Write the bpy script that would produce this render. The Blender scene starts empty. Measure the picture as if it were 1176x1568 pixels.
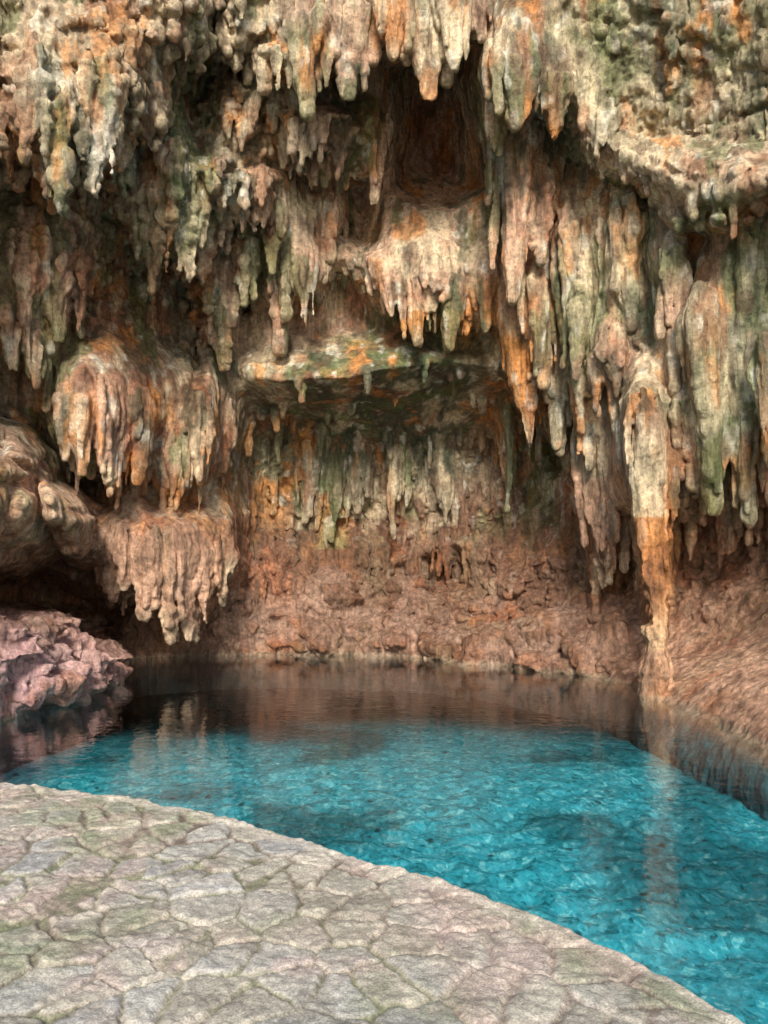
import bpy, math, random, time
import numpy as np
T0=time.time()
random.seed(7); rng=np.random.RandomState(11)
sc=bpy.context.scene
F=1184.0; PITCH=math.radians(3.2)
cp,sp=math.cos(PITCH),math.sin(PITCH)
WZ=-2.0; PZ=-1.6      # water level, pavement level (eye = 0)

def ray(px,py):
    a=(np.asarray(px,float)-588)/F; b=(784-np.asarray(py,float))/F
    y=cp-sp*b; z=sp+cp*b
    return a/y, z/y

# ---------------------------------------------------------------- noise
def _h(ix,iy,iz,s):
    with np.errstate(over='ignore'):
        h=(ix.astype(np.uint32)*np.uint32(374761393)+iy.astype(np.uint32)*np.uint32(668265263)
           +iz.astype(np.uint32)*np.uint32(2147483647)+np.uint32((s*1274126177)&0xffffffff))
        h=(h^(h>>np.uint32(13)))*np.uint32(1274126177)
        h=(h^(h>>np.uint32(16)))*np.uint32(2246822519)
        h=h^(h>>np.uint32(15))
    return h.astype(np.float32)/np.float32(4294967295.0)
def vn(x,y,z,s=0):
    x=np.asarray(x,np.float32)+1000.37;y=np.asarray(y,np.float32)+1000.71;z=np.asarray(z,np.float32)+1000.13
    x,y,z=np.broadcast_arrays(x,y,z)
    fx=np.floor(x);fy=np.floor(y);fz=np.floor(z)
    ix=fx.astype(np.int64);iy=fy.astype(np.int64);iz=fz.astype(np.int64)
    x=x-fx;y=y-fy;z=z-fz
    x=x*x*(3-2*x);y=y*y*(3-2*y);z=z*z*(3-2*z)
    def L(a,b,t): return a+(b-a)*t
    v=L(L(L(_h(ix,iy,iz,s),_h(ix+1,iy,iz,s),x),L(_h(ix,iy+1,iz,s),_h(ix+1,iy+1,iz,s),x),y),
        L(L(_h(ix,iy,iz+1,s),_h(ix+1,iy,iz+1,s),x),L(_h(ix,iy+1,iz+1,s),_h(ix+1,iy+1,iz+1,s),x),y),z)
    return v*2-1
def fbm(x,y,z,o=3,s=0,g=0.5):
    r=0;a=1;t=0
    for i in range(o):
        k=2.03**i
        r=r+a*vn(x*k,y*k,z*k,s+i*17); t+=a; a*=g
    return r/t
def sstep(a,b,x):
    t=np.clip((x-a)/(b-a),0,1); return t*t*(3-2*t)

# ---------------------------------------------------------------- base relief of the cave
cols=[-420,-200,0,150,300,450,600,750,900,1050,1176,1400,1600]
rows=[-230,0,150,300,450,600,680,750,900,1000,1060,1140,1300]
tab=np.array([
[8.0,9.6,11.2,11.8,12.6,13.2,13.4,13.4,12.8,12.2,11.8,10,8.0],
[8.0,9.4,11.0,11.6,12.3,13.0,13.4,13.4,12.6,12.0,11.4,9.6,7.8],
[8.0,9.4,11.2,12.0,13.1,13.8,14.4,14.2,13.2,12.4,11.6,9.6,7.6],
[8.0,9.6,11.9,12.8,13.8,14.8,15.4,15.0,13.8,12.6,11.8,9.7,7.7],
[8.0,9.8,12.3,13.8,14.8,15.2,15.4,15.5,14.4,13.2,12.3,9.8,7.7],
[8.0,9.8,12.6,14.2,15.1,15.3,15.5,15.9,15,13.8,12.6,9.8,7.7],
[8.0,9.8,12.8,14.8,15.9,16.7,17.0,17.1,15.8,14,12.6,9.8,7.7],
[8.0,9.8,12.8,15,16.2,17,17.5,17.2,15.8,14,12.6,9.8,7.7],
[7.8,9.6,12.8,14.8,15.8,16.6,17,16.4,14.8,13.2,11.8,9.4,7.5],
[7.5,9.3,12.6,14.6,15.7,16,15.8,14.9,13.6,12,10.5,8.8,7.3],
[7.5,9.3,12.4,14.4,15.6,15.9,15.5,14.6,12.8,10.7,9.3,8.2,7.3],
[7.5,9.3,12.4,14.4,15.6,15.9,15.5,14.4,12.5,10,8.3,7.7,7.1],
[7.5,9.3,12.4,14.4,15.6,15.9,15.5,14.4,12.5,10,8.3,7.7,7.1]])
def cubic(xs,ys,x):
    xs=np.array(xs,float); n=len(xs)
    m=np.gradient(ys,xs,axis=-1)
    i=np.clip(np.searchsorted(xs,x)-1,0,n-2)
    h=xs[i+1]-xs[i]; t=np.clip((x-xs[i])/h,0,1)
    return (2*t**3-3*t**2+1)*ys[...,i]+(t**3-2*t**2+t)*h*m[...,i]+(-2*t**3+3*t**2)*ys[...,i+1]+(t**3-t**2)*h*m[...,i+1]
STEP=3.5
gx=np.arange(-420,1601,STEP); gy=np.arange(-230,1301,STEP)
A=cubic(cols,tab,gx)
Dg=cubic(rows,A.T,gy).T
PX,PY=np.meshgrid(gx,gy)
def polysd(x,y,pts):
    pts=np.array(pts,float); n=len(pts)
    d=np.full(x.shape,1e18); ins=np.zeros(x.shape,bool)
    for i in range(n):
        ax,ay=pts[i]; bx,by=pts[(i+1)%n]
        ex,ey=bx-ax,by-ay
        t=np.clip(((x-ax)*ex+(y-ay)*ey)/(ex*ex+ey*ey+1e-9),0,1)
        d=np.minimum(d,(x-ax-ex*t)**2+(y-ay-ey*t)**2)
        c=((ay>y)!=(by>y))
        xi=ex*(y-ay)/(ey if ey!=0 else 1e-9)+ax
        ins^=(c&(x<xi))
    d=np.sqrt(d); return np.where(ins,d,-d)
def mass(pts,T,w=45,warp=14,teeth=18,seed=0,shape='round',fade=None):
    global Dg
    wx=PX+warp*fbm(PX/60,PY/60,0,3,seed)
    wy=PY+warp*fbm(PX/60,PY/60,5,3,seed+3)+teeth*(fbm(PX/17,PY/160,9,2,seed+5)+0.6*vn(PX/38,PY/300,3,seed+9))
    sd=polysd(wx,wy,pts)
    t=np.clip(sd/w,0,1)
    p=np.sqrt(np.clip(1-(1-t)**2,0,1)) if shape=='round' else t*t*(3-2*t)
    if fade: p=p*sstep(fade[0],fade[1],PY+20*vn(PX/30,PY/50,0,seed+13))
    Dg=Dg-T*p
mass([(575,70),(600,90),(735,60),(760,150),(758,290),(700,330),(640,320),(600,300),(590,220),(570,150)],-1.6,24,6,4,1,'s')
mass([(680,60),(760,20),(775,70),(750,120),(700,130)],-1.3,40,6,0,2,'s')
mass([(282,500),(318,500),(322,600),(300,640),(286,600)],-1.6,16,5,0,3,'s')
mass([(200,745),(330,735),(360,800),(300,812),(215,800)],-1.8,30,6,4,4,'s')
mass([(-60,870),(60,865),(160,905),(220,925),(180,985),(120,950),(0,940),(-60,930)],-1.6,26,8,4,5,'s')
mass([(355,400),(395,420),(390,480),(360,500)],-1.4,18,5,0,6,'s')
mass([(800,640),(900,650),(900,740),(840,730)],-1.1,26,8,6,7,'s')
mass([(590,880),(620,840),(700,830),(740,870),(720,910),(620,930)],-1.0,40,8,6,8,'s')
mass([(180,180),(300,90),(380,100),(330,260),(210,300)],-1.3,60,14,16,9,'s')
mass([(-600,-400),(330,-400),(320,40),(262,100),(240,165),(200,190),(190,250),(150,262),(120,200),(95,300),(60,290),(0,250),(-120,260),(-600,300)],1.4,50,14,26,20)
mass([(300,-400),(760,-400),(745,20),(700,50),(640,60),(585,80),(560,120),(520,125),(505,60),(440,120),(330,70)],1.0,36,12,26,21)
mass([(320,120),(420,80),(560,150),(600,240),(570,280),(500,265),(440,240),(440,290),(380,330),(300,300),(270,220)],0.7,45,14,20,22)
mass([(430,170),(500,160),(590,190),(605,250),(570,285),(480,265),(425,215)],0.8,32,8,5,45)
mass([(210,250),(330,240),(440,270),(520,300),(500,345),(400,350),(340,380),(250,350),(190,320)],0.7,40,12,24,23)
mass([(-600,330),(20,340),(110,355),(125,470),(90,570),(20,560),(-100,540),(-600,560)],1.0,45,12,12,24,'round',(330,430))
mass([(35,355),(100,355),(108,480),(85,560),(40,555)],0.4,22,6,8,46,'round',(350,450))
mass([(70,500),(150,490),(280,540),(330,610),(362,700),(340,730),(300,735),(270,770),(230,745),(200,725),(150,735),(110,722),(75,650)],1.1,45,12,14,25,'round',(480,640))
mass([(92,540),(170,530),(190,640),(198,728),(150,735),(112,715),(92,640)],0.9,24,7,6,47,'round',(520,610))
mass([(208,560),(268,570),(288,680),(272,765),(232,735),(208,660)],0.5,22,7,10,48,'round',(560,660))
mass([(298,600),(335,615),(358,725),(325,735),(302,700)],0.5,16,6,8,49,'round',(600,680))
mass([(130,400),(280,430),(300,520),(290,620),(160,560)],0.3,50,14,10,26)
mass([(-600,600),(0,635),(60,660),(110,730),(140,790),(130,850),(80,858),(30,892),(-60,885),(-600,900)],2.2,85,8,0,27)
mass([(-40,690),(40,690),(85,740),(95,800),(60,840),(-40,840)],0.5,32,8,0,65)
mass([(10,620),(55,635),(75,690),(45,720),(10,700)],0.4,20,8,0,66)
mass([(60,740),(130,750),(200,792),(355,836),(358,905),(330,925),(310,960),(290,975),(255,960),(230,925),(190,925),(180,890),(100,865)],1.8,45,9,8,28)
mass([(-600,905),(0,925),(60,940),(140,988),(188,1035),(195,1300),(-600,1300)],2.9,75,9,0,29)
mass([(320,535),(420,515),(560,495),(700,485),(800,515),(822,600),(740,622),(600,640),(470,660),(400,652),(340,610)],1.4,110,8,2,30,'s')
mass([(395,390),(480,355),(560,365),(650,350),(760,375),(800,470),(780,520),(735,488),(700,510),(650,505),(600,475),(575,440),(500,425),(450,470),(410,470)],1.0,45,10,12,31)
mass([(550,385),(650,360),(750,385),(765,440),(690,458),(580,452)],0.7,42,6,4,55)
mass([(590,480),(660,470),(730,450),(770,480),(760,520),(700,528),(640,500)],0.4,25,5,14,32)
mass([(580,290),(640,270),(720,285),(770,330),(760,350),(650,340),(580,330)],0.4,26,8,6,33)
mass([(745,-400),(1700,-400),(1700,330),(1176,330),(1120,365),(1040,355),(990,300),(920,270),(870,240),(850,190),(760,172),(752,80)],1.5,60,12,8,34)
mass([(905,180),(1000,210),(1700,250),(1700,360),(1130,370),(1020,350),(900,320),(870,270)],0.7,60,10,4,35)
mass([(760,150),(830,170),(860,300),(840,390),(800,400),(770,330)],0.9,40,8,12,36,'round',(150,260))
mass([(905,330),(1700,340),(1700,760),(1176,740),(1110,760),(1050,735),(1010,700),(985,640),(900,610),(870,540),(850,400)],1.1,60,14,16,37)
mass([(770,430),(850,370),(900,390),(900,560),(840,640),(800,650),(775,580)],0.7,40,10,14,38,'round',(380,520))
mass([(1020,350),(1100,340),(1080,460),(1030,520),(990,470)],-0.6,40,10,0,39,'s')
mass([(925,320),(980,320),(985,480),(950,520),(925,460)],0.55,22,6,10,56,'round',(320,420))
mass([(870,350),(908,350),(905,590),(885,600),(870,520)],0.6,16,4,6,57,'round',(350,450))
mass([(1075,370),(1132,370),(1135,700),(1120,780),(1085,775),(1065,640)],0.8,26,7,8,58,'round',(370,520))
mass([(1145,340),(1300,340),(1300,600),(1180,720),(1140,600)],0.6,30,7,8,59,'round',(340,450))
mass([(1000,400),(1060,400),(1062,600),(1035,680),(1000,600)],0.45,26,7,10,60,'round',(400,520))
mass([(930,480),(1000,490),(1000,570),(960,585),(935,560)],0.4,20,7,8,40,'round',(480,560))
mass([(880,540),(1000,500),(1030,740),(1020,790),(950,790),(945,870),(925,885),(908,860),(895,740)],1.8,26,6,8,41,'round',(540,700))
mass([(974,560),(1038,560),(1036,860),(1022,960),(988,960),(973,840)],1.4,20,4,4,61,'round',(570,740))
mass([(975,1030),(1050,1000),(1176,985),(1700,960),(1700,1300),(985,1300),(970,1080)],0.25,40,6,0,42)
def zone(zs):
    m=np.zeros(PX.shape)
    for (cx,cy,a,b,wgt) in zs:
        m=np.maximum(m,wgt*np.exp(-(np.abs(PX-cx)/a)**3-(np.abs(PY-cy)/b)**3))
    return m
def layers(period,amp,mask,seed,teeth=26,cell=16,big=45):
    global Dg
    v=(PY+teeth*(fbm(PX/cell,PY/220,1,2,seed)+0.5*vn(PX/(cell*2.6),PY/260,2,seed+2))+big*fbm(PX/110,PY/110,3,3,seed+4))/period
    fr=v-np.floor(v); k=np.floor(v)
    am=0.55+0.45*vn(PX/70,k*3.7,0,seed+6)
    prof=np.where(fr<0.9,(fr/0.9)**0.8,(1-fr)/0.1)
    drip=0.35*np.abs(vn(PX/(cell*0.8),k*2.1,PY/400,seed+8))
    Dg=Dg-amp*mask*am*(prof*(1+0.6*drip))
UL=zone([(150,120,420,200,1),(380,250,230,130,1),(-300,100,400,300,.8)])
layers(56,0.55,UL,500,30,15,70)
layers(29,0.24,UL,520,16,9,25)
UR=zone([(1000,560,170,180,1),(850,520,90,170,.9),(1400,500,300,260,.8)])
layers(150,0.34,UR,540,70,18,90)
layers(55,0.08,UR,545,34,12,40)
MR=zone([(1050,60,330,150,.8),(1080,270,250,70,.6)])
layers(95,0.26,MR,560,24,16,130); layers(41,0.11,MR,565,14,12,80)
LW=zone([(120,480,260,150,1),(250,620,120,120,1)])
layers(95,0.26,LW,580,50,16,60); layers(44,0.09,LW,585,24,12,30)
SH=zone([(600,430,230,70,.7),(650,500,140,40,.8)])
layers(60,0.16,SH,600,26,14,30)
AL=zone([(620,790,330,130,1),(1080,850,130,90,.9)])
layers(110,0.42,AL,620,64,16,40); layers(50,0.14,AL,625,30,11,30)
RB=zone([(660,930,400,90,1),(1120,910,120,50,.7)])
layers(70,0.38,RB,640,30,18,70); layers(33,0.16,RB,645,14,12,40)
rib=(1-np.abs(fbm(PX/13+8*vn(PX/90,PY/90,4,702),PY/190,3,2,700))*2.2)
noLB=1-zone([(10,770,160,130,1)])
ribm=zone([(900,500,420,320,1),(150,600,330,330,.8),(600,800,330,170,1.2),(250,900,160,90,1.5)])*noLB
Dg=Dg-0.11*rib*ribm
fold=np.abs(fbm(PX/46,PY/34,2,2,720))*2.2
Dg=Dg-0.30*fold*zone([(30,760,170,130,1),(40,1000,170,90,.7),(600,900,360,120,.5)])
rx,rz=ray(PX,PY)
Dg=Dg+0.28*fbm(rx*Dg*0.8,0,rz*Dg*0.8,3,50)
Dg=Dg+0.12*fbm(rx*Dg*2.6,0,rz*Dg*1.4,3,51)
def Dat(px,py):
    i=np.clip(((np.asarray(py)-gy[0])/STEP).astype(int),0,len(gy)-1)
    j=np.clip(((np.asarray(px)-gx[0])/STEP).astype(int),0,len(gx)-1)
    return Dg[i,j]
def W(px,py,d):
    a,b=ray(px,py); return np.array([a*d,d,b*d])
G,O_,P_,C_,R_,K_='green','orange','pink','cream','rust','grey'
ST=[(235,290,450,36,10.6,G),(292,315,425,38,10.9,C_),(340,400,562,42,12.4,P_),(435,345,535,46,13.2,P_),(467,415,502,26,13.6,P_),
(378,395,470,22,13.2,R_),(230,165,217,28,10.3,R_),(152,130,290,56,8.9,'white'),(95,180,327,36,8.8,G),(45,120,250,38,8.8,K_),
(650,-20,140,60,11.2,C_),(535,20,142,60,11.6,P_),(468,40,170,50,11.4,G),(600,-20,86,40,11.2,O_),(692,0,104,34,11.4,C_),(738,-30,62,26,11.4,P_),
(570,190,305,46,13.9,P_),(790,170,460,64,11.9,P_),(830,290,402,34,12.3,P_),(765,170,235,28,11.7,O_),(850,120,204,60,10.6,G),(790,100,186,60,10.6,G),
(890,90,200,32,11.3,C_),(802,460,676,56,13.3,O_),(850,540,698,26,13.1,K_),(887,350,604,46,11.9,C_),(826,430,590,36,12.7,O_),(925,660,895,56,11.0,P_),(905,600,720,30,11.4,C_),
(1003,700,974,56,10.4,O_),(1095,480,782,74,10.4,G),(1150,350,610,56,10.4,K_),(965,340,505,50,11.0,C_),(1035,420,600,34,10.8,P_),
(985,640,780,34,10.8,C_),(1060,640,750,36,10.8,R_),(1140,640,800,40,10.6,K_),(640,440,526,40,13.7,O_),(690,440,532,44,13.7,O_),(740,420,506,32,14.0,O_),(598,420,482,32,13.8,P_),
(660,430,470,60,13.6,P_),(345,850,930,24,13.4,C_),(318,850,955,26,13.1,P_),(292,840,980,36,12.9,P_),(262,850,985,32,12.9,P_),(222,840,950,44,12.8,P_),(190,840,905,30,12.8,P_),
(270,690,782,30,12.6,R_),(346,640,742,26,13.2,R_),(305,640,738,28,12.9,R_),(210,630,742,34,12.4,R_),(125,610,727,52,11.6,P_),(165,640,738,40,12.0,P_),
(604,700,826,13,16.6,K_),(775,620,785,13,15.6,K_),(547,700,786,30,16.9,K_),(682,740,800,20,16.8,K_),(470,680,800,24,16.5,K_),(510,700,830,26,16.8,G),
(55,380,575,60,11.4,P_),(20,400,560,50,11.2,P_),(95,400,520,44,11.5,P_),(310,370,435,20,12.0,R_),(265,255,335,24,10.9,G),(190,250,305,18,9.6,G),
(420,330,420,30,13.2,R_),(505,330,400,24,13.9,R_),(860,640,690,22,13.1,G),(940,540,580,44,11.6,P_),(915,180,240,30,10.6,K_),(1176,560,720,50,10.0,G)]
ST2=[]
for (px,t,b,w,d,c) in ST:
    dt=float(np.percentile(Dat(px+np.linspace(-w/2,w/2,5),np.full(5,t)),30))
    dm=float(np.percentile(Dat(np.full(9,px),np.linspace(t,b,9)),15))
    d=min(max(d,dt-0.6),dt+0.0,dm+0.05)
    d=max(d,dt-1.0)
    upx=np.where(PY<t,120.0,0.38*(b-t)+12)
    g=np.exp(-(np.abs(PX-px)/(1.0*w))**2.0-((PY-t)/upx)**2)
    tgt=np.minimum(Dg,d+0.04)
    Dg=Dg*(1-g)+tgt*g
    ST2.append((px,t,b,w,d,c))
print('relief',time.time()-T0)

V=[];Fq=[];nv=0
def addmesh(v,f):
    global nv
    V.append(np.asarray(v,np.float32)); Fq.append(np.asarray(f,np.int64)+nv); nv+=len(v)
H,Wd=Dg.shape
fr=np.stack([rx*Dg,Dg,rz*Dg],-1).reshape(-1,3)
Db=Dg+1.4
bk=np.stack([rx*Db,Db,rz*Db],-1).reshape(-1,3)
idx=np.arange(H*Wd).reshape(H,Wd)
q=np.stack([idx[:-1,:-1],idx[1:,:-1],idx[1:,1:],idx[:-1,1:]],-1).reshape(-1,4)
N=H*Wd
qb=q[:,::-1]+N
ring=np.concatenate([idx[0,:],idx[1:,-1],idx[-1,-2::-1],idx[-2:0:-1,0]])
rn=np.roll(ring,-1)
qs=np.stack([ring,rn,rn+N,ring+N],-1)
addmesh(np.concatenate([fr,bk]),np.concatenate([q,qb,qs]))

def tube(base,L,r0,seed,flare=1.1,tipf=0.28,ell=1.0,up=0.3,rings=None,taper=True):
    S=16; R=rings or max(6,int(L/0.08)+3); R=min(R,38)
    ts=np.concatenate([np.linspace(-up/L,0,4)[:-1],np.linspace(0,1,R)])
    rs=np.random.RandomState(seed)
    ph=rs.rand(8)*6.28
    ang=np.linspace(0,2*np.pi,S,endpoint=False)
    lob=1+0.20*np.cos(3*ang+ph[0])+0.20*np.cos(5*ang+ph[1])
    vs=[]
    st1=0.35+rs.rand()*0.3; st2=0.7+rs.rand()*0.2
    for t in ts:
        tt=max(t,0)
        rad=r0*((1-tt)**0.8*(1-tipf)+tipf)
        rad*=1+0.05*math.sin(t*L*5+ph[2])+0.03*math.sin(t*L*13+ph[3])
        if t>st1: rad*=0.84
        if t>st2: rad*=0.84
        if 0<=t<0.22: rad*=1+(flare-1)*max(0,1-t/0.22)
        if taper and t<0.12: rad*=0.3+0.7*sstep(-up/L,0.12,t)
        cx=base[0]+0.03*L*math.sin(t*3+ph[4]); cy=base[1]+0.02*L*math.sin(t*2.5+ph[5])
        z=base[2]-t*L
        tw=0.2*math.sin(t*2+ph[6])
        zz=z+0.25*r0*np.sin(2*ang+ph[7])*max(0,t)
        vs.append(np.stack([cx+rad*lob*np.cos(ang+tw),cy+ell*rad*lob*np.sin(ang+tw),zz],-1))
    vs=np.concatenate(vs); R=len(ts)
    f=[]
    i=np.arange(S); j=(i+1)%S
    for r in range(R-1):
        f.append(np.stack([r*S+i,r*S+j,(r+1)*S+j,(r+1)*S+i],-1))
    f=np.concatenate(f)[:,::-1]
    nvv=len(vs)
    top=vs[:S].mean(0)+np.array([0,0,r0*0.5]); bot=vs[-S:].mean(0)+np.array([0,0,-r0*tipf*0.5])
    vs=np.concatenate([vs,[top,bot]])
    ft=np.stack([i,j,np.full(S,nvv),np.full(S,nvv)],-1)
    fb=np.stack([(R-1)*S+j,(R-1)*S+i,np.full(S,nvv+1),np.full(S,nvv+1)],-1)
    addmesh(vs,np.concatenate([f,ft[:,::-1]*1,fb[:,::-1]*1]))

majors=[]
sd=100
for (px,t,b,w,d,c) in ST2:
    r=w/F*d*0.5
    base=W(px,t,d+r*0.45); tip=W(px,b,d); L=base[2]-tip[2]
    tube(base,L,r*0.92,sd,ell=0.9,up=0.45,tipf=0.26+0.22*rng.rand()); majors.append((base,L,r,c)); sd+=1
    for k in range(0 if w<16 else rng.randint(4,8)):
        a=rng.rand()*6.28; rr=r*(0.5+rng.rand()*0.8)
        bb=base+np.array([math.cos(a)*rr*1.15,math.sin(a)*rr*0.7,0.0])
        tube(bb,L*(0.3+0.65*rng.rand()),max(0.045,r*(0.18+0.30*rng.rand())),sd,up=0.4,tipf=0.3+0.3*rng.rand()); sd+=1
b0=W(1003,985,majors[29][0][1]+0.0)
tube(b0,0.9,0.15,sd,flare=0.7,tipf=1.5,up=0.25,taper=False); sd+=1
def scatter(n,poly,lmin,lmax,rmin,rmax,edge=False):
    global sd
    p=np.array(poly); x0,y0=p.min(0);x1,y1=p.max(0);k=0;tries=0
    while k<n and tries<n*25:
        tries+=1
        px=x0+rng.rand()*(x1-x0);py=y0+rng.rand()*(y1-y0)
        if polysd(np.array([px]),np.array([py]),poly)[0]<0: continue
        d=float(Dat(px,py)); dbelow=float(Dat(px,py+14))
        if edge and dbelow<d+0.18: continue
        L=lmin+(lmax-lmin)*rng.rand()**1.8; r=rmin+(rmax-rmin)*rng.rand()**1.5
        tube(W(px,py,d+r*0.5),L,r,sd,up=0.2,tipf=0.35+0.3*rng.rand(),ell=0.9); sd+=1;k+=1
scatter(300,[(-60,-60),(560,-60),(560,130),(500,330),(300,400),(180,380),(-60,340)],0.12,0.6,0.045,0.10,True)
scatter(150,[(180,180),(520,180),(540,330),(360,420),(200,380)],0.2,0.6,0.045,0.09,True)
scatter(180,[(-100,-60),(1250,-60),(1250,850),(-100,850)],0.15,0.5,0.045,0.10,True)
scatter(30,[(740,-60),(1250,-60),(1250,300),(900,260),(760,180)],0.12,0.3,0.05,0.10,True)
scatter(140,[(850,380),(1250,360),(1250,760),(1000,760),(880,600)],0.3,1.4,0.05,0.11,True)
scatter(70,[(770,420),(900,380),(900,640),(800,640)],0.3,1.2,0.045,0.09)
scatter(80,[(370,640),(900,640),(880,800),(500,850),(360,820)],0.3,1.0,0.045,0.09)
scatter(50,[(370,380),(800,380),(800,520),(560,480),(380,500)],0.15,0.4,0.045,0.09,True)
scatter(70,[(0,380),(300,420),(340,720),(100,700)],0.25,1.0,0.05,0.10,True)
scatter(25,[(130,860),(350,890),(340,940),(180,910)],0.3,0.8,0.045,0.08)
scatter(60,[(900,760),(1250,760),(1250,920),(1000,960)],0.3,0.9,0.05,0.10)
scatter(150,[(370,780),(930,780),(930,900),(390,900)],0.4,1.4,0.06,0.17)
def blob(c,r,seed):
    rs=np.random.RandomState(seed)
    n=8;m=5;vs=[]
    for i in range(1,m):
        th=math.pi*i/m
        for j in range(n):
            a=2*math.pi*j/n
            k=0.6+0.7*rs.rand()
            vs.append([c[0]+r[0]*k*math.sin(th)*math.cos(a),c[1]+r[1]*k*math.sin(th)*math.sin(a),c[2]+r[2]*k*math.cos(th)])
    top=len(vs);vs.append([c[0],c[1],c[2]+r[2]]);vs.append([c[0],c[1],c[2]-r[2]])
    f=[]
    for i in range(m-2):
        for j in range(n):
            f.append([i*n+j,(i+1)*n+j,(i+1)*n+(j+1)%n,i*n+(j+1)%n])
    for j in range(n):
        f.append([top,j,(j+1)%n,(j+1)%n]); f.append([top+1,(m-2)*n+(j+1)%n,(m-2)*n+j,(m-2)*n+j])
    addmesh(vs,f)
rub=[]
for k in range(190):
    px=330+rng.rand()*620; py=890+120*rng.rand()**0.6+ (px-600)*0.08*(px>600)
    d=float(Dat(px,py)); s=0.12+0.42*rng.rand()**2.0
    P=W(px,py,d+s*0.15); blob(P,(s*(0.8+rng.rand()),s,s*(0.6+0.6*rng.rand())),sd); sd+=1
    if s>0.19: rub.append((P,s))
for k in range(50):
    px=-40+rng.rand()*215; py=940+130*rng.rand()
    d=float(Dat(px,py)); s=0.14+0.25*rng.rand()
    blob(W(px,py,d+s*0.5),(s*1.6,s,s*0.7),sd); sd+=1
VV=np.concatenate(V); FF=np.concatenate(Fq)
def mk(name,v,f,smooth=True):
    me=bpy.data.meshes.new(name)
    v=np.asarray(v,np.float32); f=np.asarray(f,np.int32)
    n=len(f)
    tri=(f[:,2]==f[:,3]) if f.shape[1]==4 else np.zeros(n,bool)
    tot=np.where(tri,3,f.shape[1]).astype(np.int32)
    start=np.concatenate([[0],np.cumsum(tot)[:-1]]).astype(np.int32)
    if tri.any():
        keep=np.ones(f.shape,bool); keep[tri,3]=False; li=f[keep]
    else: li=f.reshape(-1)
    me.vertices.add(len(v)); me.vertices.foreach_set('co',v.reshape(-1))
    me.loops.add(len(li)); me.loops.foreach_set('vertex_index',li.astype(np.int32))
    me.polygons.add(n); me.polygons.foreach_set('loop_start',start)
    try: me.polygons.foreach_set('loop_total',tot)
    except Exception: pass
    me.update(calc_edges=True)
    me.polygons.foreach_set('use_smooth',np.full(n,smooth))
    ob=bpy.data.objects.new(name,me); sc.collection.objects.link(ob)
    return ob
def setcol(ob,c):
    ca=ob.data.color_attributes.new('Col','FLOAT_COLOR','POINT')
    c=np.clip(np.asarray(c,np.float32).reshape(-1,3),0,1)
    ca.data.foreach_set('color',np.concatenate([c,np.ones((len(c),1),np.float32)],1).astype(np.float32).reshape(-1))
raw=mk('raw',VV,FF)
md=raw.modifiers.new('r','REMESH'); md.mode='VOXEL'; md.voxel_size=0.030; md.adaptivity=0
dg=bpy.context.evaluated_depsgraph_get()
ev=raw.evaluated_get(dg); me=ev.to_mesh()
nvx=len(me.vertices); co=np.empty(nvx*3,np.float32); me.vertices.foreach_get('co',co); co=co.reshape(-1,3)
nl=len(me.loops); lv=np.empty(nl,np.int32); me.loops.foreach_get('vertex_index',lv); quads=lv.reshape(-1,4)
no=np.empty(nvx*3,np.float32); me.vertices.foreach_get('normal',no); no=no.reshape(-1,3)
ev.to_mesh_clear(); bpy.data.objects.remove(raw)
def pix(co):
    y=co[:,1]; a=co[:,0]; z=co[:,2]
    b=(z*cp-y*sp)/(y*cp+z*sp); aa=a/(y*cp+z*sp)
    return 588+F*aa,784-F*b
qx,qy=pix(co)
dloc=Dat(qx,qy)
keepv=co[:,1]<dloc+1.15
kf=keepv[quads].all(1); quads=quads[kf]
used=np.zeros(nvx,bool); used[quads.reshape(-1)]=True
rem=np.cumsum(used)-1; co=co[used]; no=no[used]; quads=rem[quads]
def adj_avg(val):
    s=np.zeros_like(val,dtype=np.float64); c=np.zeros(len(val))
    for a,b in ((0,1),(1,2),(2,3),(3,0)):
        for k in range(val.shape[1]):
            s[:,k]+=np.bincount(quads[:,a],weights=val[quads[:,b],k],minlength=len(val))
            s[:,k]+=np.bincount(quads[:,b],weights=val[quads[:,a],k],minlength=len(val))
        c+=np.bincount(quads[:,a],minlength=len(val))+np.bincount(quads[:,b],minlength=len(val))
    return (s/np.maximum(c,1)[:,None]).astype(np.float32)
co=0.5*co+0.5*adj_avg(co)
no=adj_avg(no); no/=np.maximum(np.linalg.norm(no,axis=1),1e-6)[:,None]
flat=sstep(0.25,0.65,no[:,2])[:,None]
for _ in range(5):
    co=co*(1-flat)+flat*adj_avg(co)
x,y,z=co.T
low=1-sstep(-0.8,0.6,z)
flute=1-np.abs(fbm(x*3.4,y*3.4,z*0.40,3,200))*2.4
flute2=1-np.abs(fbm(x*8,y*8,z*1.1,2,205))*2.6
knob=np.abs(fbm(x*4.6,y*4.6,z*3.4,3,210))*2-0.5
strat=fbm(x*1.4+0.6*z,y*1.4,z*3.0+0.8*x,4,220)
lump=fbm(x*1.5,y*1.5,z*1.3,3,230)
fine=1-np.abs(fbm(x*8,y*8,z*6,3,240))*3
vert=(1-np.abs(no[:,2]))*(1-0.8*flat[:,0])
kz=np.clip(sstep(-1.0,-3.5,x)*sstep(3.0,4.6,z)+sstep(2.0,3.5,x)*sstep(4.8,5.8,z)+0.6*low,0,1)
smoothz=np.exp(-(((x-1.2)/2.4)**2+((y-15)/2)**2+((z-3.6)/1.8)**2))
ledge=sstep(3.0,3.8,x)*(1-sstep(-1.1,-0.7,z))
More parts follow.
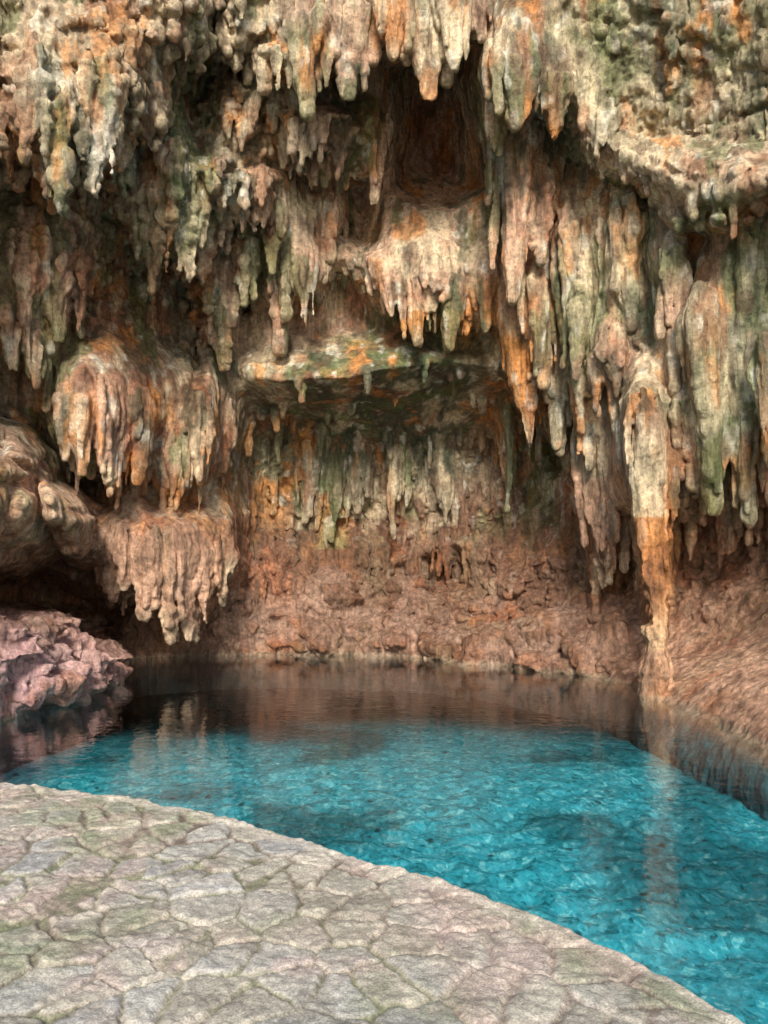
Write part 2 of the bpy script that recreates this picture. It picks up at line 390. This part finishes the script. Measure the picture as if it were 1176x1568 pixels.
disp=(0.055*flute*vert+0.026*flute2*vert+0.08*knob*(0.3+0.7*kz)*(1-0.6*smoothz)+0.06*strat*low+0.05*lump+0.03*fine*(0.25+0.75*kz))*(1-0.35*smoothz)*(1-0.5*ledge)
co=co+no*disp[:,None]
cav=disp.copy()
x,y,z=co.T
print('disp',time.time()-T0)
# ---------------------------------------------------------------- mineral / algae colours, tone by relief, painted underwater dimming
PAL=dict(green=(0.17,0.215,0.085),dgreen=(0.07,0.095,0.055),orange=(0.84,0.34,0.09),pink=(0.82,0.49,0.32),cream=(0.92,0.75,0.48),
 rust=(0.46,0.165,0.07),grey=(0.50,0.43,0.29),brown=(0.19,0.10,0.06),rose=(0.88,0.54,0.52),olive=(0.42,0.40,0.17),white=(0.96,0.90,0.72))
PAL={k:np.array(v,np.float32) for k,v in PAL.items()}
wx=x+0.45*fbm(x*0.9,y*0.9,z*0.5,3,300); wy=y; wz=z+0.6*fbm(x*0.9,y*0.9,z*0.7,3,310)
col=np.zeros((len(co),3),np.float32)
tlow=sstep(0.2,2.4,wz)[:,None]
col[:]=(0.85*PAL['brown']+0.15*PAL['rust'])*(1-tlow)+(0.5*PAL['grey']+0.5*PAL['pink'])*tlow
Z=[
(80,120,200,150,'cream',.4),(90,180,40,120,'olive',.7),(30,40,60,60,'cream',.6),(230,60,90,80,'cream',.6),(150,240,40,50,'white',.9),
(380,250,150,110,'grey',.6),(300,200,70,70,'dgreen',.6),(20,230,60,60,'rust',.6),(330,160,70,40,'rust',.45),(420,120,90,60,'dgreen',.5),
(60,450,90,90,'pink',.8),(200,480,90,80,'rust',.85),(250,620,90,120,'rust',.95),(250,600,90,130,'brown',.2),(130,640,50,80,'pink',.95),(50,760,150,110,'pink',1.0),(30,760,100,90,'cream',.3),
(40,1030,150,80,'rose',1.),(250,900,130,90,'pink',.85),(80,920,80,25,'rust',.5),
(540,250,60,60,'pink',.9),(540,80,60,60,'pink',.7),(660,200,55,110,'rust',.7),(660,200,55,110,'pink',.4),(640,290,90,50,'pink',.8),
(640,400,150,75,'pink',.95),(640,390,90,40,'cream',.35),(480,420,90,70,'pink',.75),(700,500,90,35,'orange',.95),(620,445,60,20,'cream',.6),
(450,560,90,50,'grey',.4),(580,550,220,40,'green',.7),(600,610,200,50,'dgreen',.9),
(600,690,220,60,'dgreen',.9),(450,720,110,80,'green',.5),(560,780,160,60,'brown',.6),(640,900,250,90,'brown',.6),(400,930,90,60,'pink',.25),(820,860,130,110,'brown',.6),(750,930,90,50,'pink',.15),
(900,100,150,110,'green',.85),(1080,120,150,120,'green',.6),(1100,80,70,70,'green',.6),(1040,60,60,60,'grey',.5),(1000,240,110,60,'cream',.6),(940,270,60,40,'cream',.85),(1150,240,80,40,'cream',.5),(1080,350,80,30,'green',.6),
(800,300,45,110,'pink',.95),(800,580,50,90,'orange',.85),(960,420,40,70,'cream',.8),(1020,420,60,60,'green',.8),(1120,420,50,60,'rust',.7),(1090,620,70,150,'green',.75),(1150,560,50,150,'dgreen',.4),
(900,500,40,120,'cream',.5),(940,560,50,40,'pink',.8),(1000,600,50,60,'green',.5),(870,650,60,60,'dgreen',.6),
(935,750,50,110,'pink',.95),(1000,850,40,110,'orange',.8),(1080,850,60,70,'rust',.5),(1130,870,80,80,'pink',.6),(1080,950,90,60,'pink',.4),(1090,1050,160,70,'pink',.9),(1000,1000,40,40,'pink',.7)]
for (px,py,a,b,c,w) in Z:
    d=float(np.min(Dat(np.array([px-10,px,px+10]),np.array([py,py,py])))); P=W(px,py,d)
    g=w*np.exp(-(np.abs(wx-P[0])/(a/F*d))**2.4-(np.abs(wz-P[2])/(b/F*d))**2.4-((wy-P[1])/2.6)**2)
    col=col*(1-g[:,None])+PAL[c]*g[:,None]
for (base,L,r,c) in majors:
    dh=np.hypot(x-base[0],y-base[1]); t=(base[2]-z)/L
    m=(dh<r*2.0+0.1)&(t>-0.1)&(t<1.08)
    if not m.any(): continue
    g=(0.7*sstep(r*2.0+0.1,r*1.0,dh[m])*sstep(-0.1,0.3,t[m]))
    cc=PAL[c][None]*np.ones((m.sum(),1)); 
    tw=(0.65*sstep(0.7,1.0,t[m]))[:,None]
    cc=cc*(1-tw)+PAL['cream' if c!='green' else 'olive']*tw
    col[m]=col[m]*(1-g[:,None])+cc*g[:,None]
def mixn(n,lo,hi,c,w):
    global col
    g=(w*sstep(lo,hi,n))[:,None]; col=col*(1-g)+PAL[c]*g
hi_=0.15+0.85*sstep(0,1.6,z)
mixn(fbm(x*1.7,y*1.7,z*0.9,4,400),0.10,0.34,'cream',0.6*hi_)
mixn(fbm(x*2.1,y*2.1,z*0.6,4,410),0.12,0.34,'rust',0.55)
mixn(fbm(x*2.6,y*2.6,z*0.8,4,420),0.12,0.32,'orange',0.65*hi_)
mixn(fbm(x*1.5,y*1.5,z*0.5,5,430),0.14,0.27,'green',0.7*(0.15+0.85*sstep(0,1.5,z)))
mixn(fbm(x*1.9,y*1.9,z*0.8,5,435),0.20,0.32,'dgreen',0.65*sstep(0.5,2,z))
mixn(fbm(x*6,y*6,z*2.5,3,440),0.25,0.5,'white',0.55*hi_)
mixn(fbm(x*5,y*5,z*2.0,3,450),0.12,0.42,'brown',0.55)
for (P,s) in rub:
    dd=((x-P[0])**2+(y-P[1])**2+(z-P[2])**2)/(s*1.15)**2
    m=dd<1
    if m.any(): 
        g=0.6*(1-dd[m])[:,None]**0.5; col[m]=col[m]*(1-g)+(0.5*PAL['pink']+0.05)*g
mixn(-cav,0.0,0.08,'brown',0.7)  # browner in sunken relief, next line paler on raised relief
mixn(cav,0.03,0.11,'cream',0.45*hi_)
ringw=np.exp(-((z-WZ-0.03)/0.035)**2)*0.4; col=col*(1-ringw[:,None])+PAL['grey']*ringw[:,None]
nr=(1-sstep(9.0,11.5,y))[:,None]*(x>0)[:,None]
sub=sstep(0.0,0.18,WZ-0.02-z)[:,None]*0.93; col=col*(1-sub)+(np.array((0.015,0.03,0.03))+nr*np.array((0.01,0.13,0.15)))*sub  # submerged rock painted dark teal, imitating light lost in the water
print('col',time.time()-T0)

def nm(name):
    m=bpy.data.materials.new(name); m.use_nodes=True; nt=m.node_tree; nt.nodes.clear(); return m,nt
def nd(nt,t,**k):
    n=nt.nodes.new(t)
    for a,b in k.items():
        if a.startswith('i_'): n.inputs[a[2:].replace('_',' ')].default_value=b
        else: setattr(n,a,b)
    return n
def mrange(nt,src,a,b,c,d):
    r=nd(nt,'ShaderNodeMapRange')
    for i,v in zip((1,2,3,4),(a,b,c,d)): r.inputs[i].default_value=v
    nt.links.new(src,r.inputs[0]); return r.outputs[0]
def rockmat():
    m,nt=nm('cave_rock'); L=nt.links.new
    out=nd(nt,'ShaderNodeOutputMaterial'); bs=nd(nt,'ShaderNodeBsdfPrincipled')
    L(bs.outputs[0],out.inputs[0])
    at=nd(nt,'ShaderNodeAttribute',attribute_name='Col')
    tc=nd(nt,'ShaderNodeTexCoord')
    mp=nd(nt,'ShaderNodeMapping'); mp.inputs['Scale'].default_value=(1,1,0.16); L(tc.outputs['Object'],mp.inputs[0])
    st=nd(nt,'ShaderNodeTexNoise',i_Scale=8.0,i_Detail=5.0,i_Roughness=0.68); L(mp.outputs[0],st.inputs[0])
    gr=nd(nt,'ShaderNodeTexNoise',i_Scale=13.0,i_Detail=6.0,i_Roughness=0.78); L(tc.outputs['Object'],gr.inputs[0])
    mu=nd(nt,'ShaderNodeMath',operation='MULTIPLY'); L(mrange(nt,st.outputs[0],0.3,0.7,0.45,1.55),mu.inputs[0]); L(mrange(nt,gr.outputs[0],0.3,0.7,0.45,1.55),mu.inputs[1])
    vm=nd(nt,'ShaderNodeVectorMath',operation='SCALE'); L(at.outputs['Color'],vm.inputs[0]); L(mu.outputs[0],vm.inputs['Scale'])
    L(vm.outputs[0],bs.inputs['Base Color'])
    L(mrange(nt,st.outputs[0],0.35,0.65,0.45,0.85),bs.inputs['Roughness']); bs.inputs['Specular IOR Level'].default_value=0.3
    ge=nd(nt,'ShaderNodeNewGeometry'); sx=nd(nt,'ShaderNodeSeparateXYZ'); L(ge.outputs['Normal'],sx.inputs[0])
    ab=nd(nt,'ShaderNodeMath',operation='ABSOLUTE'); L(sx.outputs[2],ab.inputs[0])
    b1=nd(nt,'ShaderNodeBump'); b1.inputs['Strength'].default_value=1.0; b1.inputs['Distance'].default_value=0.08; L(gr.outputs[0],b1.inputs['Height'])
    b2=nd(nt,'ShaderNodeBump'); L(mrange(nt,ab.outputs[0],0.35,0.8,0.9,0.05),b2.inputs['Strength']); b2.inputs['Distance'].default_value=0.08; L(st.outputs[0],b2.inputs['Height']); L(b1.outputs[0],b2.inputs['Normal'])
    L(b2.outputs[0],bs.inputs['Normal'])
    return m
rock=rockmat()
fc=co[quads].mean(1)
lab=np.zeros(len(quads),np.int32)
names=['cave_wall']
def reg(name,m):
    names.append(name); lab[m]=len(names)-1
reg('cave_ceiling',fc[:,2]>5.2)
reg('rock_shelf',(fc[:,0]>-3.2)&(fc[:,0]<2.9)&(fc[:,2]>2.5)&(fc[:,2]<5.2)&(fc[:,1]<15.9)&(fc[:,1]>13))
reg('flowstone_drapery',(fc[:,0]<-2.9)&(fc[:,0]>-6.2)&(fc[:,2]<0.6)&(fc[:,2]>-1.7)&(fc[:,1]<14.2)&(fc[:,1]>11.5))
reg('boulder',(fc[:,0]<-3.2)&(fc[:,1]<11.2)&(fc[:,2]<-0.7))
reg('rock_ledge',(fc[:,0]>3.2)&(fc[:,2]<-1.15)&(fc[:,1]<11.6))
for (base,L_,r,c) in majors:
    dh=np.hypot(fc[:,0]-base[0],fc[:,1]-base[1]); t=(base[2]-fc[:,2])/L_
    m=(dh<r*1.5+0.08)&(t>0.12)&(t<1.1)
    reg('stalactite',m)
for k,nme in enumerate(names):
    fm=quads[lab==k]
    if len(fm)<30: continue
    u,inv=np.unique(fm,return_inverse=True)
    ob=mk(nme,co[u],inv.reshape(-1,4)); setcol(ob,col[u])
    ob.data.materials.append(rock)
print('split',time.time()-T0)

# ---------------------------------------------------------------- stone pavement with curved rim
ed=[(-300,1188),(0,1195),(150,1211),(300,1238),(450,1277),(600,1322),(700,1352),(850,1407),(1000,1482),(1100,1540),(1176,1592)]
ex=[];ey=[]
for a,b in ed:
    r_=ray(a,b); Y=PZ/r_[1]; ex.append(float(r_[0]*Y)); ey.append(float(Y))
ex=[-30,-12]+ex+[1.9,2.5,3.1,3.6]; ey=[5.0,5.6]+ey+[2.0,1.2,0.0,-2.0]
o=np.argsort(ex); ex=np.array(ex)[o]; ey=np.array(ey)[o]
gx2=np.concatenate([np.linspace(-30,-4,60)[:-1],np.linspace(-4,2.4,700),np.linspace(2.4,3.6,50)[1:]])
ye=np.interp(gx2,ex,ey); kk=np.ones(21)/21
ye2=np.convolve(np.pad(ye,10,'edge'),kk,'valid')
ye2=np.where((gx2>-4)&(gx2<2.4),ye2,ye)+0.03*vn(gx2*4,0,0,5)+0.028*vn(gx2*13,0,0,6)+0.014*vn(gx2*35,0,0,6)
dist=np.concatenate([np.linspace(0,4.2,500),np.array([4.6,5.2,6,8,11,16,24,34])])
GXf=np.broadcast_to(gx2,(len(dist),len(gx2))).copy()
GYy=ye2[None,:]-dist[:,None]
wx2=GXf+0.09*fbm(GXf*3.0,GYy*3.0,0,4,70); wy2=GYy+0.09*fbm(GXf*3.0,GYy*3.0,4,4,71)
def worley2(x,y,sx,s=0,j=0.97):
    x=x/sx;y=y/sx
    ix=np.floor(x);iy=np.floor(y)
    f1=np.full(x.shape,9.);f2=np.full(x.shape,9.);idc=np.zeros(x.shape)
    for di in (-1,0,1):
        for dj in (-1,0,1):
            cx=ix+di;cy=iy+dj
            a=_h((cx+5000).astype(np.int64),(cy+5000).astype(np.int64),np.zeros(x.shape,np.int64),s)
            b=_h((cx+5000).astype(np.int64),(cy+5000).astype(np.int64),np.ones(x.shape,np.int64),s)
            d=np.hypot(x-(cx+0.5+(a-0.5)*j),y-(cy+0.5+(b-0.5)*j))
            nw=d<f1
            f2=np.where(nw,f1,np.minimum(f2,d)); idc=np.where(nw,a*7.3+b*3.1,idc); f1=np.where(nw,d,f1)
    return f1,f2,idc%1.0
f1,f2,idc=worley2(wx2,wy2,0.235,3)
crack=f2-f1
rimb=1-sstep(0.07,0.16,dist[:,None]+0.07*fbm(GXf*3,GYy*3,0,2,77))
g1=sstep(0.0,0.18,crack+0.08*fbm(GXf*9,GYy*9,0,3,73)+0.06*vn(GXf*1.5,GYy*1.5,0,79))
g1=g1*(1-0.75*rimb)+0.75*rimb
hgt=-0.017*(1-g1)+0.010*(idc-0.5)*(1-rimb)+0.011*fbm(GXf*3.5,GYy*3.5,0,3,74)+0.010*fbm(GXf*16,GYy*16,0,3,75)+0.004*vn(GXf*45,GYy*45,0,76)+0.004*rimb
GZ=PZ+hgt
rr=np.clip(1-dist/0.05,0,1)[:,None]; GZ=GZ-0.03*rr**2
PV=np.stack([GXf,GYy,GZ],-1)
lip=[]
for dz,dy in ((0.05,0.015),(0.12,0.03),(0.25,0.03),(0.5,0.0),(1.6,-0.05)):
    nn=0.02*vn(gx2*6,dz*9,0,78)
    lip.append(np.stack([gx2,ye2+dy+nn,np.full(gx2.shape,PZ-dz)],-1))
lip=np.array(lip)[::-1]
PVa=np.concatenate([lip,PV],0); Hh,Ww,_=PVa.shape
id2=np.arange(Hh*Ww).reshape(Hh,Ww)
q2=np.stack([id2[:-1,:-1],id2[1:,:-1],id2[1:,1:],id2[:-1,1:]],-1).reshape(-1,4)[:,::-1]
pc={'a':np.array((0.46,0.44,0.38)),'b':np.array((0.46,0.40,0.29)),'c':np.array((0.58,0.42,0.36)),'d':np.array((0.25,0.275,0.145)),'e':np.array((0.67,0.59,0.47)),'f':np.array((0.41,0.43,0.41)),'g':np.array((0.16,0.125,0.09))}
cl=np.ones(GXf.shape+(3,))*pc['a']
def m2(n,lo,hi,c,w):
    global cl
    g=(w*sstep(lo,hi,n))[...,None]; cl=cl*(1-g)+pc[c]*g
m2(idc,0.25,0.3,'b',0.5); m2(idc,0.62,0.65,'a',0.7); m2(idc,0.75,0.78,'c',0.35); m2(idc,0.87,0.9,'f',0.6)
cl=cl*(0.85+0.3*((idc*7.7)%1.0))[...,None]
m2(fbm(GXf*0.9,GYy*0.9,0,3,80),-0.1,0.4,'b',0.45)
m2(fbm(GXf*1.6,GYy*1.6,2,5,81),-0.05,0.3,'d',0.6)
m2(fbm(GXf*2.2,GYy*2.2,3,4,82),0.1,0.5,'c',0.5)
m2(1-g1,0.15,0.9,'c',0.4)
m2((1-g1)*(0.8+0.6*vn(GXf*2.5,GYy*2.5,0,88)),0.3,0.9,'g',0.85)
m2((1-g1)*(0.35+0.9*vn(GXf*1.8,GYy*1.8,4,89)),0.2,0.7,'d',0.7)
cl=cl*(1-0.65*rimb[...,None])+pc['e']*0.65*rimb[...,None]
m2(fbm(GXf*4,GYy*4,6,4,84),0.15,0.45,'c',0.45)
m2(fbm(GXf*7,GYy*7,6,4,85),0.12,0.4,'e',0.5)
m2(fbm(GXf*6,GYy*6,9,5,86),0.15,0.4,'g',0.35)
cla=np.concatenate([np.broadcast_to(pc['e'],(5,Ww,3)),cl],0)
pav=mk('stone_pavement',PVa.reshape(-1,3),q2); setcol(pav,cla)
m,nt=nm('worn_flagstone'); L=nt.links.new
out=nd(nt,'ShaderNodeOutputMaterial'); bs=nd(nt,'ShaderNodeBsdfPrincipled'); L(bs.outputs[0],out.inputs[0])
at=nd(nt,'ShaderNodeAttribute',attribute_name='Col'); tc=nd(nt,'ShaderNodeTexCoord')
n1=nd(nt,'ShaderNodeTexNoise',i_Scale=22.0,i_Detail=7.0,i_Roughness=0.75); L(tc.outputs['Object'],n1.inputs[0])
vo=nd(nt,'ShaderNodeTexNoise',i_Scale=110.0,i_Detail=3.0,i_Roughness=0.7); L(tc.outputs['Object'],vo.inputs[0])
mu=nd(nt,'ShaderNodeMath',operation='MULTIPLY'); L(mrange(nt,n1.outputs[0],0.3,0.7,0.62,1.38),mu.inputs[0]); L(mrange(nt,vo.outputs[0],0.35,0.65,0.68,1.32),mu.inputs[1])
vm=nd(nt,'ShaderNodeVectorMath',operation='SCALE'); L(at.outputs['Color'],vm.inputs[0]); L(mu.outputs[0],vm.inputs['Scale'])
L(vm.outputs[0],bs.inputs['Base Color']); bs.inputs['Roughness'].default_value=0.85
b1=nd(nt,'ShaderNodeBump'); b1.inputs['Strength'].default_value=0.8; b1.inputs['Distance'].default_value=0.015; L(n1.outputs[0],b1.inputs['Height'])
b2=nd(nt,'ShaderNodeBump'); b2.inputs['Strength'].default_value=0.7; b2.inputs['Distance'].default_value=0.005; L(vo.outputs[0],b2.inputs['Height']); L(b1.outputs[0],b2.inputs['Normal'])
L(b2.outputs[0],bs.inputs['Normal']); pav.data.materials.append(m)

# ---------------------------------------------------------------- pool bed and water
bx=np.linspace(-14,14,620); by=np.linspace(-3,19,620); BX,BY=np.meshgrid(bx,by)
wob=1.1*fbm(BX*0.45,BY*0.45,0,4,93)
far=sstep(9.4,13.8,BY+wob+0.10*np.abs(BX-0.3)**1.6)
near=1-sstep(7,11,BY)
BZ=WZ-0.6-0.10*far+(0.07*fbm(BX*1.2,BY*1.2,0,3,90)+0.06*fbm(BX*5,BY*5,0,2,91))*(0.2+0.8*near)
idb=np.arange(BX.size).reshape(BX.shape)
qb=np.stack([idb[:-1,:-1],idb[:-1,1:],idb[1:,1:],idb[1:,:-1]],-1).reshape(-1,4)
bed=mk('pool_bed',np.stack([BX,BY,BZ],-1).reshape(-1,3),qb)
bed_dim=(1-0.975*far)*(1-0.55*sstep(0.05,0.4,fbm(BX*0.7,BY*0.7,3,4,95)+0.25*sstep(1.5,4.5,BX)))  # far bed dimmed in colour as if deep and shaded; random dark patches too
setcol(bed,np.repeat(bed_dim[...,None],3,-1))
m,nt=nm('pool_bed_ripple_paint'); L=nt.links.new  # colour cells imitate water tint and refracted ripples on the bed
out=nd(nt,'ShaderNodeOutputMaterial'); bs=nd(nt,'ShaderNodeBsdfDiffuse'); L(bs.outputs[0],out.inputs[0])
tc=nd(nt,'ShaderNodeTexCoord'); at=nd(nt,'ShaderNodeAttribute',attribute_name='Col')
nz=nd(nt,'ShaderNodeTexNoise',i_Scale=6.0,i_Detail=3.0); L(tc.outputs['Object'],nz.inputs[0])
mxv=nd(nt,'ShaderNodeVectorMath',operation='SCALE'); mxv.inputs['Scale'].default_value=0.09; L(nz.outputs['Color'],mxv.inputs[0])
ad=nd(nt,'ShaderNodeVectorMath',operation='ADD'); L(tc.outputs['Object'],ad.inputs[0]); L(mxv.outputs[0],ad.inputs[1])
mp=nd(nt,'ShaderNodeMapping'); mp.inputs['Scale'].default_value=(0.9,0.7,0.3); L(ad.outputs[0],mp.inputs[0])
v1=nd(nt,'ShaderNodeTexVoronoi',i_Scale=15.0); L(mp.outputs[0],v1.inputs[0])
v2=nd(nt,'ShaderNodeTexVoronoi',i_Scale=36.0); L(mp.outputs[0],v2.inputs[0])
s1=nd(nt,'ShaderNodeSeparateColor'); L(v1.outputs['Color'],s1.inputs[0]); s2=nd(nt,'ShaderNodeSeparateColor'); L(v2.outputs['Color'],s2.inputs[0])
nf=nd(nt,'ShaderNodeTexNoise',i_Scale=30.0,i_Detail=4.0,i_Roughness=0.75); L(mp.outputs[0],nf.inputs[0])
a1=nd(nt,'ShaderNodeMath',operation='MULTIPLY_ADD'); L(s1.outputs[0],a1.inputs[0]); a1.inputs[1].default_value=0.34
a2=nd(nt,'ShaderNodeMath',operation='MULTIPLY'); L(s2.outputs[0],a2.inputs[0]); a2.inputs[1].default_value=0.30; L(a2.outputs[0],a1.inputs[2])
a3=nd(nt,'ShaderNodeMath',operation='ADD'); L(a1.outputs[0],a3.inputs[0]); L(mrange(nt,nf.outputs[0],0.3,0.7,0.05,0.34),a3.inputs[1])
rp=nd(nt,'ShaderNodeValToRGB'); L(a3.outputs[0],rp.inputs[0])
e=rp.color_ramp.elements; e[0].position=0.14; e[0].color=(0.012,0.085,0.095,1); e[1].position=0.92; e[1].color=(0.34,0.66,0.60,1)
e2=e.new(0.36); e2.color=(0.022,0.24,0.28,1)
e3=e.new(0.64); e3.color=(0.05,0.37,0.43,1)
v3=nd(nt,'ShaderNodeTexVoronoi',i_Scale=3.4); L(mp.outputs[0],v3.inputs[0])
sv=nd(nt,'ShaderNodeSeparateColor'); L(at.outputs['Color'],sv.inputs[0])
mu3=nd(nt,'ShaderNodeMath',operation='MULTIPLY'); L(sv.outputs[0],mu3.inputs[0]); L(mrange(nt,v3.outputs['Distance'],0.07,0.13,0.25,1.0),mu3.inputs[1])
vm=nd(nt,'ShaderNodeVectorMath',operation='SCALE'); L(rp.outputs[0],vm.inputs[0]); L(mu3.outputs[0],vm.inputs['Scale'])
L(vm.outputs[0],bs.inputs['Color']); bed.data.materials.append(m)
wat=mk('water',np.array([(-14,-3,WZ),(14,-3,WZ),(14,19,WZ),(-14,19,WZ)],float),np.array([[0,1,2,3]]),False)
m,nt=nm('pool_water'); L=nt.links.new
out=nd(nt,'ShaderNodeOutputMaterial'); tr=nd(nt,'ShaderNodeBsdfTransparent'); tr.inputs[0].default_value=(0.88,0.99,1.0,1)
gl=nd(nt,'ShaderNodeBsdfGlossy'); gl.inputs['Roughness'].default_value=0.005; gl.inputs['Color'].default_value=(1,1,1,1)
mx=nd(nt,'ShaderNodeMixShader')
tc=nd(nt,'ShaderNodeTexCoord')
n1=nd(nt,'ShaderNodeTexNoise',i_Scale=8.0,i_Detail=3.0,i_Roughness=0.5); L(tc.outputs['Object'],n1.inputs[0]); n1.inputs['Distortion'].default_value=0.6
n2=nd(nt,'ShaderNodeTexNoise',i_Scale=1.8,i_Detail=2.0); L(tc.outputs['Object'],n2.inputs[0])
b1=nd(nt,'ShaderNodeBump'); b1.inputs['Strength'].default_value=1.0; b1.inputs['Distance'].default_value=0.004; L(n1.outputs[0],b1.inputs['Height'])
b2=nd(nt,'ShaderNodeBump'); b2.inputs['Strength'].default_value=1.0; b2.inputs['Distance'].default_value=0.005; L(n2.outputs[0],b2.inputs['Height']); L(b1.outputs[0],b2.inputs['Normal'])
L(b2.outputs[0],gl.inputs['Normal'])
ge=nd(nt,'ShaderNodeNewGeometry')
dt_=nd(nt,'ShaderNodeVectorMath',operation='DOT_PRODUCT'); L(ge.outputs['Incoming'],dt_.inputs[0]); L(b2.outputs[0],dt_.inputs[1])
ab=nd(nt,'ShaderNodeMath',operation='ABSOLUTE'); L(dt_.outputs['Value'],ab.inputs[0])
om=nd(nt,'ShaderNodeMath',operation='SUBTRACT',use_clamp=True); om.inputs[0].default_value=1.0; L(ab.outputs[0],om.inputs[1])
pw=nd(nt,'ShaderNodeMath',operation='POWER'); L(om.outputs[0],pw.inputs[0]); pw.inputs[1].default_value=5.0
sc_=nd(nt,'ShaderNodeMath',operation='MULTIPLY_ADD'); L(pw.outputs[0],sc_.inputs[0]); sc_.inputs[1].default_value=0.98; sc_.inputs[2].default_value=0.02
L(sc_.outputs[0],mx.inputs[0]); L(tr.outputs[0],mx.inputs[1]); L(gl.outputs[0],mx.inputs[2]); L(mx.outputs[0],out.inputs[0])
wat.data.materials.append(m)
g=mk('ground',np.array([(-900,-900,PZ-2.2),(900,-900,PZ-2.2),(900,-3.1,PZ-2.2),(-900,-3.1,PZ-2.2)],float),np.array([[0,1,2,3]]),False)
m,nt=nm('earth'); L=nt.links.new
out=nd(nt,'ShaderNodeOutputMaterial'); bs=nd(nt,'ShaderNodeBsdfPrincipled'); L(bs.outputs[0],out.inputs[0])
n1=nd(nt,'ShaderNodeTexNoise',i_Scale=0.6,i_Detail=8.0); rp=nd(nt,'ShaderNodeValToRGB'); L(n1.outputs[0],rp.inputs[0])
rp.color_ramp.elements[0].color=(0.05,0.07,0.03,1); rp.color_ramp.elements[1].color=(0.2,0.16,0.11,1)
L(rp.outputs[0],bs.inputs['Base Color']); g.data.materials.append(m)

w=bpy.data.worlds.new('World'); sc.world=w; w.use_nodes=True; nt=w.node_tree; nt.nodes.clear()
bg=nt.nodes.new('ShaderNodeBackground'); sk=nt.nodes.new('ShaderNodeTexSky'); wo=nt.nodes.new('ShaderNodeOutputWorld')
sk.sky_type='NISHITA'; sk.sun_disc=False
EL=math.radians(32); AZ=math.radians(181)
sk.sun_elevation=EL; sk.sun_rotation=AZ
bg.inputs[1].default_value=0.15
nt.links.new(sk.outputs[0],bg.inputs[0]); nt.links.new(bg.outputs[0],wo.inputs[0])
ld=bpy.data.lights.new('sun','SUN'); ld.energy=5.0; ld.angle=math.radians(16); ld.color=(1,0.94,0.86)
lo=bpy.data.objects.new('sun',ld); sc.collection.objects.link(lo)
from mathutils import Vector
sdv=Vector((math.sin(AZ)*math.cos(EL),math.cos(AZ)*math.cos(EL),math.sin(EL)))
lo.rotation_euler=sdv.to_track_quat('Z','Y').to_euler(); lo.location=sdv*30
cd=bpy.data.cameras.new('camera'); cam=bpy.data.objects.new('camera',cd); sc.collection.objects.link(cam)
cd.sensor_fit='VERTICAL'; cd.sensor_height=24; cd.lens=24*F/1568; cd.clip_end=3000; cd.clip_start=0.05
cam.location=(0,0,0); cam.rotation_euler=(math.radians(90)+PITCH,0,0)
sc.camera=cam
sc.view_settings.view_transform='Standard'; sc.view_settings.look='None'; sc.view_settings.exposure=0
print('done',time.time()-T0)
